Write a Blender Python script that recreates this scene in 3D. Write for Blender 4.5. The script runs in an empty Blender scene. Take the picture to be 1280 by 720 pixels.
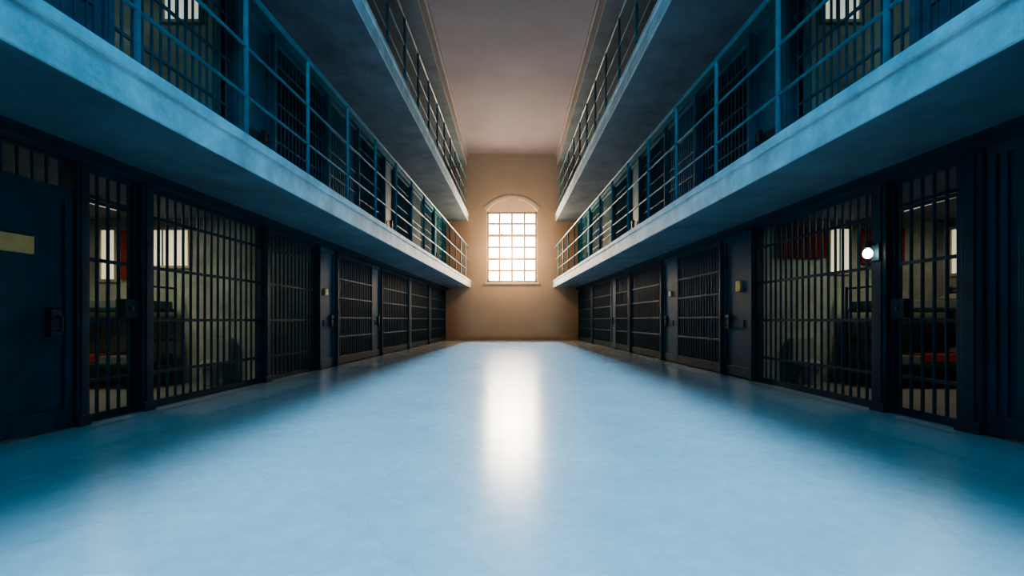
import bpy, bmesh, math, random
from mathutils import Vector
random.seed(4)
sc = bpy.context.scene
try:
    sc.view_settings.view_transform='AgX'; sc.view_settings.look='AgX - Medium High Contrast'
except Exception as e: print(e)
FAR = 27.6
NEAR = -4.0
CEIL = 10.7
DEP = 3.5           # cell depth
def W(y): return 4.946 - 0.0408*y          # cell front plane
def E1(y): return 3.51 - 0.0406*y          # gallery edge, first
def E2(y): return 2.963 - 0.0157*y         # gallery edge, second
def E3(y): return 2.62

# ------------------------------------------------------------ materials
def mat(name, col, rough=0.6, metal=0.0, var=0.15, scale=3.0, bump=0.0, bscale=40.0, emit=None, es=0.0, spec=0.5, col2=None, stretch=None):
    m = bpy.data.materials.new(name); m.use_nodes = True
    nt = m.node_tree; b = nt.nodes['Principled BSDF']
    tc = nt.nodes.new('ShaderNodeTexCoord')
    mp = nt.nodes.new('ShaderNodeMapping')
    if stretch: mp.inputs['Scale'].default_value = stretch
    nt.links.new(tc.outputs['Object'], mp.inputs['Vector'])
    n = nt.nodes.new('ShaderNodeTexNoise'); n.inputs['Scale'].default_value = scale
    n.inputs['Detail'].default_value = 7; n.inputs['Roughness'].default_value = 0.65
    nt.links.new(mp.outputs[0], n.inputs['Vector'])
    r = nt.nodes.new('ShaderNodeValToRGB')
    r.color_ramp.elements[0].position = 0.3; r.color_ramp.elements[1].position = 0.72
    c2 = col2 or tuple(min(1, c*(1+var)) for c in col)
    r.color_ramp.elements[0].color = tuple(c*(1-var) for c in col)+(1,)
    r.color_ramp.elements[1].color = tuple(c2)+(1,)
    nt.links.new(n.outputs['Fac'], r.inputs['Fac'])
    nt.links.new(r.outputs['Color'], b.inputs['Base Color'])
    b.inputs['Roughness'].default_value = rough
    b.inputs['Metallic'].default_value = metal
    b.inputs['Specular IOR Level'].default_value = spec
    if bump > 0:
        n2 = nt.nodes.new('ShaderNodeTexNoise'); n2.inputs['Scale'].default_value = bscale
        n2.inputs['Detail'].default_value = 5
        nt.links.new(mp.outputs[0], n2.inputs['Vector'])
        bp = nt.nodes.new('ShaderNodeBump'); bp.inputs['Strength'].default_value = bump
        bp.inputs['Distance'].default_value = 0.02
        nt.links.new(n2.outputs['Fac'], bp.inputs['Height'])
        nt.links.new(bp.outputs['Normal'], b.inputs['Normal'])
    if emit:
        b.inputs['Emission Color'].default_value = tuple(emit)+(1,)
        b.inputs['Emission Strength'].default_value = es
    return m

M_steel  = mat('dark_blue_steel_paint', (0.010,0.037,0.055), 0.5, var=0.3, scale=2.5, bump=0.15, bscale=25, spec=0.3)
M_bar    = mat('bar_steel', (0.015,0.058,0.080), 0.42, metal=0.2, var=0.3, scale=6, spec=0.35)
M_door   = mat('blue_steel_door_paint', (0.013,0.055,0.080), 0.5, var=0.35, scale=2.0, bump=0.2, bscale=12, spec=0.3)
M_doorlt = mat('pale_steel_door_paint', (0.045,0.10,0.13), 0.5, var=0.25, scale=2.0, spec=0.3)
M_teal   = mat('teal_railing_paint', (0.05,0.21,0.26), 0.35, var=0.25, scale=5)
M_tsteel = mat('teal_steel_paint', (0.018,0.15,0.20), 0.5, var=0.35, scale=3, spec=0.3)
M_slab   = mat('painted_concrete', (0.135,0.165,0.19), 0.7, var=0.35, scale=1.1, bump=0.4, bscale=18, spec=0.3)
M_fascia = mat('lit_fascia_concrete', (0.55,0.68,0.72), 0.55, var=0.3, scale=2.2, bump=0.4, bscale=18)  # lit copy of the slab concrete, brightness put into the colour
M_cellw  = mat('cell_plaster', (0.33,0.36,0.31), 0.75, var=0.45, scale=1.6, bump=0.2, bscale=15)
M_ceil   = mat('ceiling_plaster', (0.31,0.25,0.26), 0.8, var=0.12, scale=0.5, bump=0.15, bscale=6)
M_trim   = mat('plaster_trim', (0.66,0.54,0.40), 0.7, var=0.1)
M_tcell  = mat('cell_window_surround', (0.40,0.37,0.30), 0.7, var=0.1)
M_bulk   = mat('bulkhead_plaster', (0.38,0.33,0.30), 0.7, var=0.1)
M_brass  = mat('brass_plate', (0.95,0.46,0.15), 0.5, var=0.15, scale=8)
M_chrome = mat('worn_steel', (0.35,0.36,0.36), 0.3, metal=0.9, var=0.2, scale=10)
M_red    = mat('red_blanket', (0.26,0.04,0.032), 0.9, var=0.3, scale=6, bump=0.4, bscale=60)
M_matt   = mat('mattress_ticking', (0.12,0.15,0.15), 0.9, var=0.15, scale=10)
M_cloth  = mat('pillow_cotton', (0.22,0.23,0.22), 0.9, var=0.1)
M_porc   = mat('porcelain', (0.30,0.32,0.31), 0.2, var=0.04)
M_glow   = mat('window_daylight', (0.9,0.88,0.8), 0.5, emit=(1.0,0.84,0.62), es=30.0)
M_cglow  = mat('cell_window_light', (0.9,0.9,0.75), 0.5, emit=(1.0,0.87,0.58), es=0.6)
M_tglow  = mat('upper_cell_window_light', (0.7,0.75,0.7), 0.5, emit=(0.9,0.95,0.75), es=0.5)
M_bulb   = mat('lamp_bulb', (1,1,0.9), 0.5, emit=(1.0,0.90,0.65), es=12.0)
M_wframe = mat('window_frame_paint', (0.34,0.25,0.17), 0.5, var=0.1)

# floor
def floor_mat():
    m = bpy.data.materials.new('polished_concrete'); m.use_nodes = True
    nt = m.node_tree; b = nt.nodes['Principled BSDF']; L = nt.links.new
    tc = nt.nodes.new('ShaderNodeTexCoord')
    n1 = nt.nodes.new('ShaderNodeTexNoise'); n1.inputs['Scale'].default_value = 0.7; n1.inputs['Detail'].default_value = 9; n1.inputs['Roughness'].default_value=0.62
    L(tc.outputs['Object'], n1.inputs['Vector'])
    r1 = nt.nodes.new('ShaderNodeValToRGB')
    r1.color_ramp.elements[0].position=0.3; r1.color_ramp.elements[1].position=0.7
    r1.color_ramp.elements[0].color=(0.26,0.275,0.285,1); r1.color_ramp.elements[1].color=(0.335,0.34,0.34,1)
    L(n1.outputs['Fac'], r1.inputs['Fac'])
    n3 = nt.nodes.new('ShaderNodeTexNoise'); n3.inputs['Scale'].default_value=7; n3.inputs['Detail'].default_value=9; n3.inputs['Roughness'].default_value=0.72
    L(tc.outputs['Object'], n3.inputs['Vector'])
    r3 = nt.nodes.new('ShaderNodeValToRGB'); r3.color_ramp.elements[0].position=0.28; r3.color_ramp.elements[1].position=0.6
    r3.color_ramp.elements[0].color=(0.87,0.87,0.87,1); r3.color_ramp.elements[1].color=(1,1,1,1)
    L(n3.outputs['Fac'], r3.inputs['Fac'])
    nd = nt.nodes.new('ShaderNodeTexNoise'); nd.inputs['Scale'].default_value=2.2; nd.inputs['Detail'].default_value=5
    L(tc.outputs['Object'], nd.inputs['Vector'])
    mx = nt.nodes.new('ShaderNodeMixRGB'); mx.blend_type='ADD'; mx.inputs['Fac'].default_value=0.55
    L(tc.outputs['Object'], mx.inputs[1]); L(nd.outputs['Color'], mx.inputs[2])
    v = nt.nodes.new('ShaderNodeTexVoronoi'); v.feature='DISTANCE_TO_EDGE'; v.inputs['Scale'].default_value=0.4
    L(mx.outputs[0], v.inputs['Vector'])
    rc = nt.nodes.new('ShaderNodeValToRGB')
    rc.color_ramp.elements[0].position=0.0; rc.color_ramp.elements[1].position=0.005
    rc.color_ramp.elements[0].color=(0.91,0.91,0.91,1); rc.color_ramp.elements[1].color=(1,1,1,1)
    L(v.outputs['Distance'], rc.inputs['Fac'])
    m1 = nt.nodes.new('ShaderNodeMixRGB'); m1.blend_type='MULTIPLY'; m1.inputs['Fac'].default_value=1
    L(r1.outputs[0], m1.inputs[1]); L(rc.outputs[0], m1.inputs[2])
    m2 = nt.nodes.new('ShaderNodeMixRGB'); m2.blend_type='MULTIPLY'; m2.inputs['Fac'].default_value=1
    L(m1.outputs[0], m2.inputs[1]); L(r3.outputs[0], m2.inputs[2])
    L(m2.outputs[0], b.inputs['Base Color'])
    rr = nt.nodes.new('ShaderNodeMapRange'); rr.inputs['From Min'].default_value=0.3; rr.inputs['From Max'].default_value=0.7
    rr.inputs['To Min'].default_value=0.19; rr.inputs['To Max'].default_value=0.26
    L(n3.outputs['Fac'], rr.inputs['Value']); L(rr.outputs[0], b.inputs['Roughness'])
    bp = nt.nodes.new('ShaderNodeBump'); bp.inputs['Strength'].default_value=0.06; bp.inputs['Distance'].default_value=0.006
    L(n3.outputs['Fac'], bp.inputs['Height']); L(bp.outputs[0], b.inputs['Normal'])
    return m
M_floor = floor_mat()

def endwall_mat():
    m = bpy.data.materials.new('aged_plaster'); m.use_nodes=True
    nt=m.node_tree; b=nt.nodes['Principled BSDF']; L=nt.links.new
    tc=nt.nodes.new('ShaderNodeTexCoord'); sep=nt.nodes.new('ShaderNodeSeparateXYZ'); cmb=nt.nodes.new('ShaderNodeCombineXYZ')
    L(tc.outputs['Object'], sep.inputs[0]); L(sep.outputs['X'], cmb.inputs['X']); L(sep.outputs['Z'], cmb.inputs['Y'])
    br=nt.nodes.new('ShaderNodeTexBrick'); br.inputs['Scale'].default_value=1.0
    br.inputs['Brick Width'].default_value=0.9; br.inputs['Row Height'].default_value=0.42
    br.inputs['Mortar Size'].default_value=0.012
    br.inputs['Color1'].default_value=(0.46,0.295,0.18,1); br.inputs['Color2'].default_value=(0.455,0.29,0.177,1); br.inputs['Mortar'].default_value=(0.42,0.265,0.16,1)
    L(cmb.outputs[0], br.inputs['Vector'])
    n=nt.nodes.new('ShaderNodeTexNoise'); n.inputs['Scale'].default_value=0.9; n.inputs['Detail'].default_value=8
    L(tc.outputs['Object'], n.inputs['Vector'])
    r=nt.nodes.new('ShaderNodeValToRGB'); r.color_ramp.elements[0].color=(0.85,0.85,0.85,1); r.color_ramp.elements[1].color=(1.1,1.1,1.1,1)
    L(n.outputs['Fac'], r.inputs['Fac'])
    mm=nt.nodes.new('ShaderNodeMixRGB'); mm.blend_type='MULTIPLY'; mm.inputs['Fac'].default_value=1
    L(br.outputs['Color'], mm.inputs[1]); L(r.outputs[0], mm.inputs[2]); L(mm.outputs[0], b.inputs['Base Color'])
    b.inputs['Roughness'].default_value=0.85
    return m
M_end = endwall_mat()

# ------------------------------------------------------------ mesh builder
class MB:
    def __init__(s): s.v=[]; s.f=[]; s.m=[]; s.mats=[]
    def mi(s, m):
        if m not in s.mats: s.mats.append(m)
        return s.mats.index(m)
    def hexa(s, p, m):
        k=len(s.v); s.v+=p; i=s.mi(m)
        for q in ((0,1,2,3),(4,7,6,5),(0,4,5,1),(1,5,6,2),(2,6,7,3),(3,7,4,0)):
            s.f.append([k+a for a in q]); s.m.append(i)
    def box(s, x1,x2,y1,y2,z1,z2,m):
        s.hexa([(x1,y1,z1),(x2,y1,z1),(x2,y2,z1),(x1,y2,z1),(x1,y1,z2),(x2,y1,z2),(x2,y2,z2),(x1,y2,z2)],m)
    def wbox(s, sd,y1,y2,d1,d2,z1,z2,m,fn=W,fn2=None):
        g=fn2 or fn
        s.hexa([(sd*(fn(y1)+d1),y1,z1),(sd*(g(y1)+d2),y1,z1),(sd*(g(y2)+d2),y2,z1),(sd*(fn(y2)+d1),y2,z1),
                (sd*(fn(y1)+d1),y1,z2),(sd*(g(y1)+d2),y1,z2),(sd*(g(y2)+d2),y2,z2),(sd*(fn(y2)+d1),y2,z2)],m)
    def cyl(s,p0,p1,r,m,n=8):
        p0=Vector(p0);p1=Vector(p1);d=(p1-p0).normalized()
        a=d.orthogonal().normalized();b=d.cross(a);k=len(s.v);i=s.mi(m)
        for p in (p0,p1):
            for j in range(n):
                t=2*math.pi*j/n
                s.v.append(tuple(p+a*r*math.cos(t)+b*r*math.sin(t)))
        for j in range(n):
            s.f.append([k+j,k+(j+1)%n,k+n+(j+1)%n,k+n+j]); s.m.append(i)
        s.f.append([k+j for j in range(n)][::-1]); s.m.append(i)
        s.f.append([k+n+j for j in range(n)]); s.m.append(i)
    def sphere(s,c,r,m,nu=16,nv=10,sc=(1,1,1)):
        k=len(s.v);i=s.mi(m)
        for a in range(nv+1):
            th=math.pi*a/nv
            for b in range(nu):
                ph=2*math.pi*b/nu
                s.v.append((c[0]+sc[0]*r*math.sin(th)*math.cos(ph),c[1]+sc[1]*r*math.sin(th)*math.sin(ph),c[2]+sc[2]*r*math.cos(th)))
        for a in range(nv):
            for b in range(nu):
                s.f.append([k+a*nu+b,k+a*nu+(b+1)%nu,k+(a+1)*nu+(b+1)%nu,k+(a+1)*nu+b]); s.m.append(i)
    def obj(s,name,bevel=0.0,smooth=False):
        me=bpy.data.meshes.new(name); me.from_pydata(s.v,[],s.f)
        for m in s.mats: me.materials.append(m)
        for p,i in zip(me.polygons,s.m): p.material_index=i; p.use_smooth=smooth
        bm=bmesh.new(); bm.from_mesh(me)
        bmesh.ops.recalc_face_normals(bm,faces=bm.faces); bm.to_mesh(me); bm.free()
        o=bpy.data.objects.new(name,me); sc.collection.objects.link(o)
        if bevel>0:
            bv=o.modifiers.new('bevel','BEVEL'); bv.width=bevel; bv.segments=2; bv.limit_method='ANGLE'
        return o

# ------------------------------------------------------------ shell
b=MB(); b.box(-9.2,9.2,NEAR-0.2,FAR+0.4,-0.2,0.0,M_floor); b.obj('floor')
b=MB(); b.box(-9.2,9.2,NEAR-0.2,FAR+0.4,CEIL,CEIL+0.2,M_ceil); b.obj('ceiling')
for sd,nm in ((-1,'wall_left'),(1,'wall_right')):
    b=MB(); b.wbox(sd,NEAR,FAR,DEP,DEP+0.2,0,CEIL,M_cellw); b.obj(nm)
b=MB(); b.box(-9,9,NEAR-0.2,NEAR,0,CEIL,M_end); b.obj('wall_back')

WX=1.45; WZ0=3.33; WZ1=7.42; APEX=8.15; REC=0.35
def arch_z(x):
    h=APEX-WZ1; R=(WX*WX+h*h)/(2*h); return WZ1+math.sqrt(R*R-x*x)-(R-h)
b=MB(); y0=FAR; y1=FAR+0.4
b.box(-9,-WX,y0,y1,0,CEIL,M_end); b.box(WX,9,y0,y1,0,CEIL,M_end); b.box(-WX,WX,y0,y1,0,WZ0,M_end)
N=20
for i in range(N):
    xa=-WX+2*WX*i/N; xb=-WX+2*WX*(i+1)/N; za=arch_z(xa); zb=arch_z(xb)
    b.hexa([(xa,y0,za),(xb,y0,zb),(xb,y1,zb),(xa,y1,za),(xa,y0,CEIL),(xb,y0,CEIL),(xb,y1,CEIL),(xa,y1,CEIL)],M_end)
b.obj('wall_end')
b=MB(); T=0.14
for i in range(N):
    xa=-WX+2*WX*i/N; xb=-WX+2*WX*(i+1)/N; za=arch_z(xa); zb=arch_z(xb)
    k=(WX+T)/WX
    b.hexa([(xa,y0-0.05,za),(xb,y0-0.05,zb),(xb,y0,zb),(xa,y0,za),(xa*k,y0-0.05,za+T),(xb*k,y0-0.05,zb+T),(xb*k,y0,zb+T),(xa*k,y0,za+T)],M_trim)
b.box(-WX-0.1,WX+0.1,y0-0.10,y0,WZ0-0.12,WZ0,M_trim)
b.obj('trim_1')
b=MB(); yb=FAR+REC
for i in range(N):
    xa=-WX+2*WX*i/N; xb=-WX+2*WX*(i+1)/N; za=arch_z(xa); zb=arch_z(xb)
    b.hexa([(xa,yb-0.1,WZ1-0.02),(xb,yb-0.1,WZ1-0.02),(xb,yb,WZ1-0.02),(xa,yb,WZ1-0.02),(xa,yb-0.1,za),(xb,yb-0.1,zb),(xb,yb,zb),(xa,yb,za)],M_trim)
b.box(-WX,WX,yb,yb+0.03,WZ0,WZ1,M_glow)
fr=0.12
b.box(-WX,-WX+fr,yb-0.1,yb,WZ0,WZ1,M_wframe); b.box(WX-fr,WX,yb-0.1,yb,WZ0,WZ1,M_wframe)
b.box(-WX,WX,yb-0.1,yb,WZ0,WZ0+fr,M_wframe); b.box(-WX,WX,yb-0.1,yb,WZ1-fr,WZ1,M_wframe)
for i in range(1,4):
    x=-WX+2*WX*i/4; b.box(x-0.06,x+0.06,yb-0.08,yb,WZ0+fr,WZ1-fr,M_wframe)
for i in range(4):
    x=-WX+2*WX*(i+0.5)/4; b.box(x-0.012,x+0.012,yb-0.06,yb,WZ0+fr,WZ1-fr,M_wframe)
for i in range(1,6):
    z=WZ0+(WZ1-WZ0)*i/6; w=0.08 if i in(2,4) else 0.06
    b.box(-WX+fr,WX-fr,yb-0.07,yb,z-w,z+w,M_wframe)
b.obj('window_1')
b=MB(); b.box(-W(FAR)+0.05,W(FAR)-0.05,FAR-0.05,FAR,0,0.28,M_end); b.obj('baseboard_end')

# ------------------------------------------------------------ gallery walkways
tiers=[(3.0,3.38,E1),(6.8,7.2,E2),(10.0,CEIL,E3)]
for zi,(z1,z2,E) in enumerate(tiers):
    for sd in (-1,1):
        b=MB()
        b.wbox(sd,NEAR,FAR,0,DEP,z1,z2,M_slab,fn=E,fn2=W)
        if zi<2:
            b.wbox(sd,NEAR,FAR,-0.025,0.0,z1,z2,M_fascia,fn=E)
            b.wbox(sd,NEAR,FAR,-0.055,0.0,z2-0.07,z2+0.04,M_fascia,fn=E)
        else:
            b.wbox(sd,NEAR,FAR,-0.03,0.0,z1,z2,M_bulk,fn=E)
            b.wbox(sd,NEAR,FAR,-0.10,-0.03,z2-0.14,z2,M_bulk,fn=E)
        b.obj('gallery_walkway' if zi<2 else 'ceiling_bulkhead',bevel=0.012)

def railing(sd,E,zb,h,step):
    b=MB(); off=0.06
    def X(y): return sd*(E(y)+off)
    y=6.0-step*6
    while y<FAR-0.1:
        if y>NEAR:
            b.cyl((X(y),y,zb),(X(y),y,zb+h),0.032,M_teal)
            b.cyl((X(y),y,zb),(X(y),y,zb+0.04),0.075,M_teal)
        y+=step
    for f,r in ((1.0,0.034),(0.62,0.020),(0.30,0.020)):
        b.cyl((X(NEAR+0.05),NEAR+0.05,zb+h*f),(X(FAR-0.05),FAR-0.05,zb+h*f),r,M_teal)
    b.obj('gallery_railing')
for sd in (-1,1):
    railing(sd,E1,3.38,1.92,1.66)
    railing(sd,E2,7.2,1.9,1.66)

# ------------------------------------------------------------ cell fronts
def bars(sd,y1,y2,z0,z1,mb=M_bar,mf=M_steel,door=False,name='barred_cell_front'):
    b=MB(); h=z1-z0
    n=max(2,round((y2-y1)/0.15)); r=0.0185
    for i in range(n):
        y=y1+(y2-y1)*(i+0.5)/n; x=sd*(W(y)+0.05)
        b.cyl((x,y,z0+0.03),(x,y,z1-0.02),r,mb)
    b.wbox(sd,y1,y2,0.02,0.08,z0,z0+0.09,mf)
    b.wbox(sd,y1,y2,0.02,0.08,z1-0.06,z1,mf)
    for f in (0.16,0.40,0.64,0.87):
        z=z0+h*f; b.wbox(sd,y1,y2,0.035,0.065,z-0.02,z+0.02,mf)
    if door:
        b.wbox(sd,y1,y1+0.05,0.0,0.08,z0,z1,mf); b.wbox(sd,y2-0.05,y2,0.0,0.08,z0,z1,mf)
        b.wbox(sd,y2-0.22,y2-0.03,-0.04,0.08,z0+h*0.41,z0+h*0.49,mf)
        x=sd*(W(y2-0.13)-0.06); b.cyl((x,y2-0.13,z0+h*0.45),(x+sd*0.05,y2-0.13,z0+h*0.45),0.022,M_bar)
    return b.obj(name)
def post(sd,y1,y2,z0,z1,m=M_steel):
    b=MB(); b.wbox(sd,y1,y2,-0.07,0.12,z0,z1,m); b.wbox(sd,y1,y2,-0.10,-0.07,z0,z0+0.12,m)
    b.wbox(sd,(y1*.75+y2*.25),(y1*.25+y2*.75),-0.085,-0.07,z0+0.12,z1,m)
    b.obj('steel_post',bevel=0.008)
def solid(sd,y1,y2,z0,z1,m=M_door,style='plain',plate=None,handle=True):
    b=MB(); w=y2-y1; zt=z1
    if style=='grille':
        zt=z0+(z1-z0)*0.885
        n=max(2,round(w/0.145))
        for i in range(n):
            y=y1+w*(i+0.5)/n; x=sd*(W(y)+0.05); b.cyl((x,y,zt-0.02),(x,y,z1),0.017,M_bar)
        b.wbox(sd,y1,y2,-0.02,0.08,zt-0.07,zt,M_steel); b.wbox(sd,y1,y2,0.02,0.08,z1-0.03,z1,M_steel)
    b.wbox(sd,y1,y2,0.0,0.07,z0+0.02,zt,m)
    fw=min(0.09,w*0.12)
    for a,c in ((y1,y1+fw),(y2-fw,y2)): b.wbox(sd,a,c,-0.03,0.0,z0+0.02,zt,m)
    b.wbox(sd,y1+fw,y2-fw,-0.03,0,z0+0.02,z0+0.22,m); b.wbox(sd,y1+fw,y2-fw,-0.03,0,zt-0.1,zt,m)
    if style=='ribbed':
        n=max(2,int(w/0.16))
        for i in range(n):
            y=y1+fw+(w-2*fw)*(i+0.5)/n; b.wbox(sd,y-0.03,y+0.03,-0.03,0,z0+0.22,zt-0.1,m)
    if style=='rails':
        for f in (0.25,0.42,0.6,0.77):
            z=z0+(zt-z0)*f; b.wbox(sd,y1+fw,y2-fw,-0.025,0,z-0.025,z+0.025,m)
        n=max(2,int(w/0.15))
        for i in range(n):
            y=y1+fw+(w-2*fw)*(i+0.5)/n; b.wbox(sd,y-0.010,y+0.010,-0.018,0,z0+0.22,zt-0.1,m)
    if style in('plain','grille') and w<1.6:
        b.wbox(sd,y1+w*0.3,y2-w*0.3,-0.02,0,z0+1.0,z0+1.15,M_steel)
    if handle and style!='rails':
        yh=y2-0.2 if w>0.6 else y2-w*0.25; zh=z0+1.12
        b.wbox(sd,yh-0.06,yh+0.06,-0.055,0,zh-0.14,zh+0.14,M_steel)
        x=sd*(W(yh)-0.10)
        b.cyl((x,yh,zh+0.07),(x,yh,zh-0.09),0.016,M_bar); b.cyl((x,yh,zh+0.06),(x+sd*.06,yh,zh+0.06),0.012,M_bar); b.cyl((x,yh,zh-0.08),(x+sd*.06,yh,zh-0.08),0.012,M_bar)
    b.obj('steel_cell_door',bevel=0.006)
    if plate:
        pb=MB(); a,c,p,q=plate; pb.wbox(sd,a,c,-0.045,-0.001,p,q,M_brass); pb.obj('door_name_plate')

ZT=2.87
# LEFT ground
for a,c in ((-3.9,-0.4),(-0.25,2.6)): bars(-1,a,c,0,ZT)
post(-1,-0.4,-0.25,0,ZT); post(-1,2.6,2.75,0,ZT)
solid(-1,2.75,5.15,0,ZT,M_door,'grille',plate=(4.25,4.73,1.80,1.97))
post(-1,5.15,5.30,0,ZT)
bars(-1,5.30,6.02,0,ZT,door=True,name='barred_cell_door')
post(-1,6.02,6.20,0,ZT)
bars(-1,6.20,8.78,0,ZT)
post(-1,8.78,8.98,0,ZT)
bars(-1,8.98,11.0,0,ZT)
post(-1,11.0,11.12,0,ZT)
solid(-1,11.12,12.0,0,ZT,M_doorlt,'plain',plate=(11.4,11.58,1.75,1.9))
post(-1,12.0,12.2,0,ZT)
solid(-1,12.2,14.85,0,ZT,M_steel,'rails')
solid(-1,14.85,15.6,0,ZT,M_doorlt,'plain')
post(-1,15.6,15.75,0,ZT)
solid(-1,15.75,19.1,0,ZT,M_steel,'rails'); post(-1,19.1,19.5,0,ZT,M_doorlt)
solid(-1,19.5,22.8,0,ZT,M_steel,'rails'); post(-1,22.8,23.3,0,ZT)
solid(-1,23.3,27.5,0,ZT,M_steel,'rails')
# RIGHT ground
for a,c in ((-3.9,-0.4),(-0.25,2.6)): bars(1,a,c,0,ZT)
post(1,-0.4,-0.25,0,ZT); post(1,2.6,2.75,0,ZT)
solid(1,2.75,4.78,0,ZT,M_door,'ribbed',handle=False)
post(1,4.78,5.05,0,ZT)
bars(1,5.05,5.95,0,ZT,door=True,name='barred_cell_door')
post(1,5.95,6.18,0,ZT)
bars(1,6.18,8.98,0,ZT)
post(1,8.98,9.08,0,ZT)
solid(1,9.08,10.2,0,ZT,M_door,'plain',plate=(9.5,9.68,1.72,1.93))
post(1,10.2,10.35,0,ZT)
solid(1,10.35,12.8,0,ZT,M_steel,'rails')
solid(1,12.8,13.8,0,ZT,M_doorlt,'plain',plate=(13.2,13.36,1.8,1.95))
post(1,13.8,13.95,0,ZT)
solid(1,13.95,17.0,0,ZT,M_steel,'rails'); post(1,17.0,17.3,0,ZT)
solid(1,17.3,19.2,0,ZT,M_steel,'rails'); solid(1,19.2,19.9,0,ZT,M_doorlt,'plain')
solid(1,19.9,23.4,0,ZT,M_steel,'rails'); post(1,23.4,23.8,0,ZT)
solid(1,23.8,27.5,0,ZT,M_steel,'rails')
for sd in (-1,1):
    b=MB(); b.wbox(sd,NEAR+0.05,FAR-0.05,-0.16,0.12,ZT,3.0,M_steel)
    b.wbox(sd,NEAR+0.05,FAR-0.05,-0.19,-0.16,ZT+0.0,ZT+0.03,M_steel)
    b.obj('door_operator_track')
def tier(sd,z0,z1,start):
    zt=z1-0.25
    y=start; k=0
    while y<FAR-0.5:
        kind=('bars','door','bars','rails')[k%4]
        w={'bars':2.3,'door':1.0,'rails':1.9}[kind]
        y2=min(y+w,FAR-0.25)
        if kind=='bars': bars(sd,y,y2,z0,zt,M_tsteel,M_tsteel)
        elif kind=='door': solid(sd,y,y2,z0,zt,M_tsteel,'plain')
        else: solid(sd,y,y2,z0,zt,M_tsteel,'rails')
        post(sd,y2,y2+0.13,z0,zt,M_tsteel)
        y=y2+0.13; k+=1
    b=MB(); b.wbox(sd,NEAR+0.05,FAR-0.05,-0.1,0.12,zt,z1-(0 if z1<9 else 0.002),M_tsteel); b.obj('door_operator_track')
for sd in (-1,1):
    tier(sd,3.38,6.8,-2.4); tier(sd,7.2,10.0,-2.9)

def part(sd,y,z0,z1,t=0.1):
    b=MB(); b.hexa([(sd*(W(y)+0.14),y,z0),(sd*(W(y)+DEP),y,z0),(sd*(W(y)+DEP),y+t,z0),(sd*(W(y)+0.14),y+t,z0),
                    (sd*(W(y)+0.14),y,z1),(sd*(W(y)+DEP),y,z1),(sd*(W(y)+DEP),y+t,z1),(sd*(W(y)+0.14),y+t,z1)],M_cellw)
    b.obj('cell_partition_wall')
for y in (0.0,2.7,8.85,11.05,15.65,19.3,23.0): part(-1,y,0,3.0)
for y in (0.0,2.7,9.0,10.25,13.85,17.1,23.5): part(1,y,0,3.0)
for sd in (-1,1):
    for (z0,z1) in ((3.38,6.8),(7.2,10.0)):
        for y in (1.0,3.5,7.7,13.0,17.5,22.0): part(sd,y,z0,z1)

def cellwin_front(sd,xa,xb,y,z0,z1,M=M_cglow):
    b=MB(); b.box(sd*xa,sd*xb,y-0.02,y-0.005,z0,z1,M)
    f=0.05
    b.box(sd*(xa-f),sd*(xb+f),y-0.05,y-0.001,z0-f,z0,M_tcell); b.box(sd*(xa-f),sd*(xb+f),y-0.05,y-0.001,z1,z1+f,M_tcell)
    b.box(sd*(xa-f),sd*xa,y-0.05,y-0.001,z0,z1,M_tcell); b.box(sd*xb,sd*(xb+f),y-0.05,y-0.001,z0,z1,M_tcell)
    n=max(1,int((xb-xa)/0.25))
    for i in range(1,n+1):
        x=sd*(xa+(xb-xa)*i/(n+1)); b.cyl((x,y-0.04,z0),(x,y-0.04,z1),0.012,M_bar)
    b.obj('cell_window')
def cellwin_side(sd,ya,yb_,z0,z1):
    b=MB(); D=DEP
    b.wbox(sd,ya,yb_,D-0.02,D-0.005,z0,z1,M_cglow)
    b.wbox(sd,ya-0.05,yb_+0.05,D-0.05,D-0.001,z0-0.05,z0,M_tcell); b.wbox(sd,ya-0.05,yb_+0.05,D-0.05,D-0.001,z1,z1+0.05,M_tcell)
    b.wbox(sd,ya-0.05,ya,D-0.05,D-0.001,z0,z1,M_tcell); b.wbox(sd,yb_,yb_+0.05,D-0.05,D-0.001,z0,z1,M_tcell)
    y=(ya+yb_)/2; x=sd*(W(y)+D-0.04); b.cyl((x,y,z0),(x,y,z1),0.012,M_bar)
    b.obj('cell_window')
cellwin_front(-1,5.95,6.65,8.85,2.15,2.8)
cellwin_front(-1,7.3,7.55,8.85,1.9,2.8)
cellwin_front(1,5.95,6.3,9.0,2.05,2.85)
cellwin_side(1,8.5,8.8,2.0,2.8)
cellwin_side(-1,3.6,4.6,2.0,2.8); cellwin_side(1,3.6,4.6,2.0,2.8)
for sd in (-1,1):
    cellwin_front(sd,5.0,5.55,7.7,5.95,6.65,M_tglow)

def curtain(sd,xa,xb,y,z0,z1):
    b=MB(); n=28; k=len(b.v); i=b.mi(M_red)
    for j in range(n+1):
        x=xa+(xb-xa)*j/n; yy=y-0.07+0.03*math.sin(j*1.7)
        b.v+= [(sd*x,yy,z0),(sd*x,yy,z1)]
    for j in range(n):
        b.f.append([k+2*j,k+2*j+2,k+2*j+3,k+2*j+1]); b.m.append(i)
    b.cyl((sd*xa,y-0.07,z1),(sd*xb,y-0.07,z1),0.02,M_chrome)
    b.cyl((sd*xa,y-0.07,z1),(sd*xa,y,z1),0.015,M_chrome); b.cyl((sd*xb,y-0.07,z1),(sd*xb,y,z1),0.015,M_chrome)
    b.obj('red_curtain')
curtain(-1,6.8,7.15,8.85,1.9,2.8)
curtain(1,4.95,5.85,9.0,2.3,2.88); curtain(1,6.5,7.3,9.0,2.2,2.88)

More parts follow.
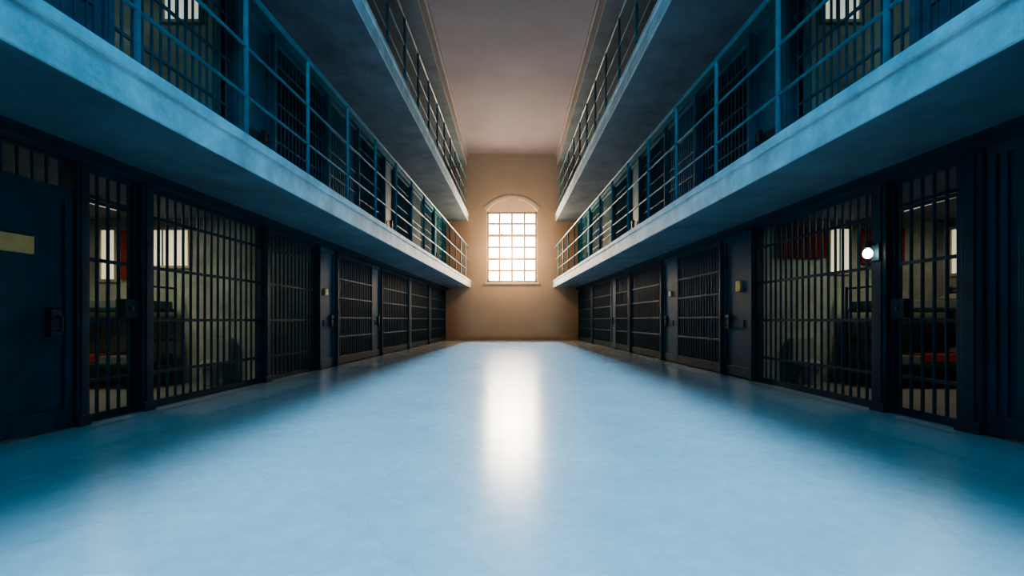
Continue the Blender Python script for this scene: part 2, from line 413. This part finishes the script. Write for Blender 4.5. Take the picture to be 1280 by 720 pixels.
def bunk(sd,xa,xb,y1,y2):
    b=MB()
    for x in (xa,xb):
        for y in (y1,y2): b.cyl((sd*x,y,0),(sd*x,y,1.75),0.025,M_bar)
    for z in (0.42,1.35):
        b.box(sd*xa,sd*xb,y1,y1+0.03,z-0.06,z,M_bar); b.box(sd*xa,sd*xb,y2-0.03,y2,z-0.06,z,M_bar)
        b.box(sd*xa,sd*(xa+0.03),y1,y2,z-0.06,z,M_bar); b.box(sd*(xb-0.03),sd*xb,y1,y2,z-0.06,z,M_bar)
        b.box(sd*(xa+.03),sd*(xb-.03),y1+.03,y2-.03,z,z+0.13,M_matt)
        if z<1: b.box(sd*(xa+.7),sd*(xa+(xb-xa)*0.78),y1+.02,y2-.02,z+0.03,z+0.16,M_red)
        b.sphere((sd*(xb-0.28),(y1+y2)/2,z+0.18),0.3,M_cloth,sc=(0.6,1.0,0.28))
    for z in (0.8,1.72):
        b.cyl((sd*xb,y1,z),(sd*xb,y2,z),0.02,M_bar); b.cyl((sd*xa,y1,z),(sd*xa,y2,z),0.02,M_bar)
    b.obj('bunk_bed',bevel=0.01)
bunk(-1,6.1,8.05,7.85,8.7); bunk(1,6.1,8.0,7.9,8.75)
def toilet(sd,x,y):
    b=MB(); b.cyl((sd*x,y,0),(sd*x,y,0.3),0.13,M_porc,16); b.sphere((sd*x,y,0.36),0.22,M_porc,sc=(0.9,1.1,0.45))
    b.box(sd*(x-0.2),sd*(x+0.2),y+0.2,y+0.36,0.36,0.82,M_porc); b.obj('toilet',bevel=0.015)
toilet(-1,5.3,8.45); toilet(1,5.35,8.6)
def desk(sd,y):
    b=MB(); D=DEP
    b.wbox(sd,y,y+1.0,D-0.6,D-0.01,0.72,0.77,M_doorlt)
    for yy in (y+.03,y+.93): b.wbox(sd,yy,yy+.05,D-0.58,D-0.53,0,0.72,M_bar)
    b.wbox(sd,y,y+1.0,D-0.3,D-0.01,1.5,1.54,M_doorlt)
    for k in range(6): b.wbox(sd,y+.08+k*.09,y+.15+k*.09,D-0.24,D-0.05,1.54,1.54+0.16+0.05*((k*7)%3),M_red if k%2 else M_cloth)
    b.obj('cell_desk')
desk(-1,6.2); desk(1,6.3)

# wall lamp on right post
b=MB(); yl=6.07; xl=W(yl)-0.2
b.wbox(1,yl-0.06,yl+0.06,-0.11,-0.085,1.9,2.12,M_bar)
b.cyl((xl,yl,2.1),(W(yl)-0.09,yl,2.1),0.018,M_bar)
b.cyl((xl,yl,2.06),(xl,yl,2.14),0.04,M_bar,12)
b.sphere((xl,yl,1.99),0.055,M_bulb,sc=(1,1,1.2))
b.obj('wall_lamp')

def fixture(sd,y,zc,power,col=(1.0,0.90,0.64),L=1.2):
    b=MB(); x=W(y)+1.7
    b.box(sd*(x-0.12),sd*(x+0.12),y-L/2,y+L/2,zc-0.05,zc,M_doorlt)
    b.cyl((sd*x,y-L/2+.04,zc-0.075),(sd*x,y+L/2-.04,zc-0.075),0.022,M_cglow)
    b.obj('fluorescent_fixture')
    l=bpy.data.lights.new('cell_tube','AREA'); l.shape='RECTANGLE'; l.size=0.2; l.size_y=L; l.energy=power; l.color=col
    o=bpy.data.objects.new('cell_tube_light',l); o.location=(sd*x,y,zc-0.12); sc.collection.objects.link(o)
fixture(-1,7.2,3.0,30); fixture(1,7.2,3.0,28)
fixture(-1,4.2,3.0,18); fixture(-1,9.9,3.0,6)
fixture(-1,5.9,6.8,14,(0.7,1.0,0.97)); fixture(1,5.9,6.8,14,(0.7,1.0,0.97))

# added haze volume, tinted warm to imitate bloom around the end window
m=bpy.data.materials.new('window_bloom_haze'); m.use_nodes=True
nt=m.node_tree; nt.nodes.remove(nt.nodes['Principled BSDF'])
vs=nt.nodes.new('ShaderNodeVolumeScatter'); vs.inputs['Color'].default_value=(1,0.72,0.48,1); vs.inputs['Density'].default_value=0.013
nt.links.new(vs.outputs[0], nt.nodes['Material Output'].inputs['Volume'])
b=MB(); b.box(-2.3,2.3,18.5,FAR-0.12,0.4,9.9,m); b.obj('window_bloom_volume')

# ------------------------------------------------------------ lights
def area(name,loc,rot,sx,sy,e,col,spread=180):
    l=bpy.data.lights.new(name,'AREA'); l.shape='RECTANGLE'; l.size=sx; l.size_y=sy; l.energy=e; l.color=col; l.spread=math.radians(spread)
    o=bpy.data.objects.new(name,l); o.location=loc; o.rotation_euler=rot; sc.collection.objects.link(o); return o
area('skylight_cool',(0,13.2,10.55),(0,0,0),5.15,23.6,1150,(0.31,0.68,1.0),10)
area('cyan_wash',(0,1.8,9.5),(0,0,0),3.0,7,560,(0.0,0.54,1.0),170)
area('window_daylight_lamp',(0,FAR-0.1,5.4),(math.radians(-90),0,0),2.5,3.8,180,(1.0,0.76,0.50),170)
def point(name,loc,e,col,r):
    l=bpy.data.lights.new(name,'POINT'); l.energy=e; l.color=col; l.shadow_soft_size=r
    o=bpy.data.objects.new(name,l); o.location=loc; sc.collection.objects.link(o)
point('window_glow_lamp',(0,FAR-1.25,5.0),470,(1.0,0.66,0.40),0.4)  # added lamp floating before the window, makes the glow on the end wall

w=bpy.data.worlds.new('world'); sc.world=w; w.use_nodes=True
w.node_tree.nodes['Background'].inputs[0].default_value=(0.05,0.12,0.2,1); w.node_tree.nodes['Background'].inputs[1].default_value=0.3

cam=bpy.data.cameras.new('camera'); cam.sensor_width=36; cam.lens=600/1280*36; cam.shift_y=40/1280
co=bpy.data.objects.new('camera',cam); co.location=(0,0,1.15); co.rotation_euler=(math.radians(90),0,0)
sc.collection.objects.link(co); sc.camera=co
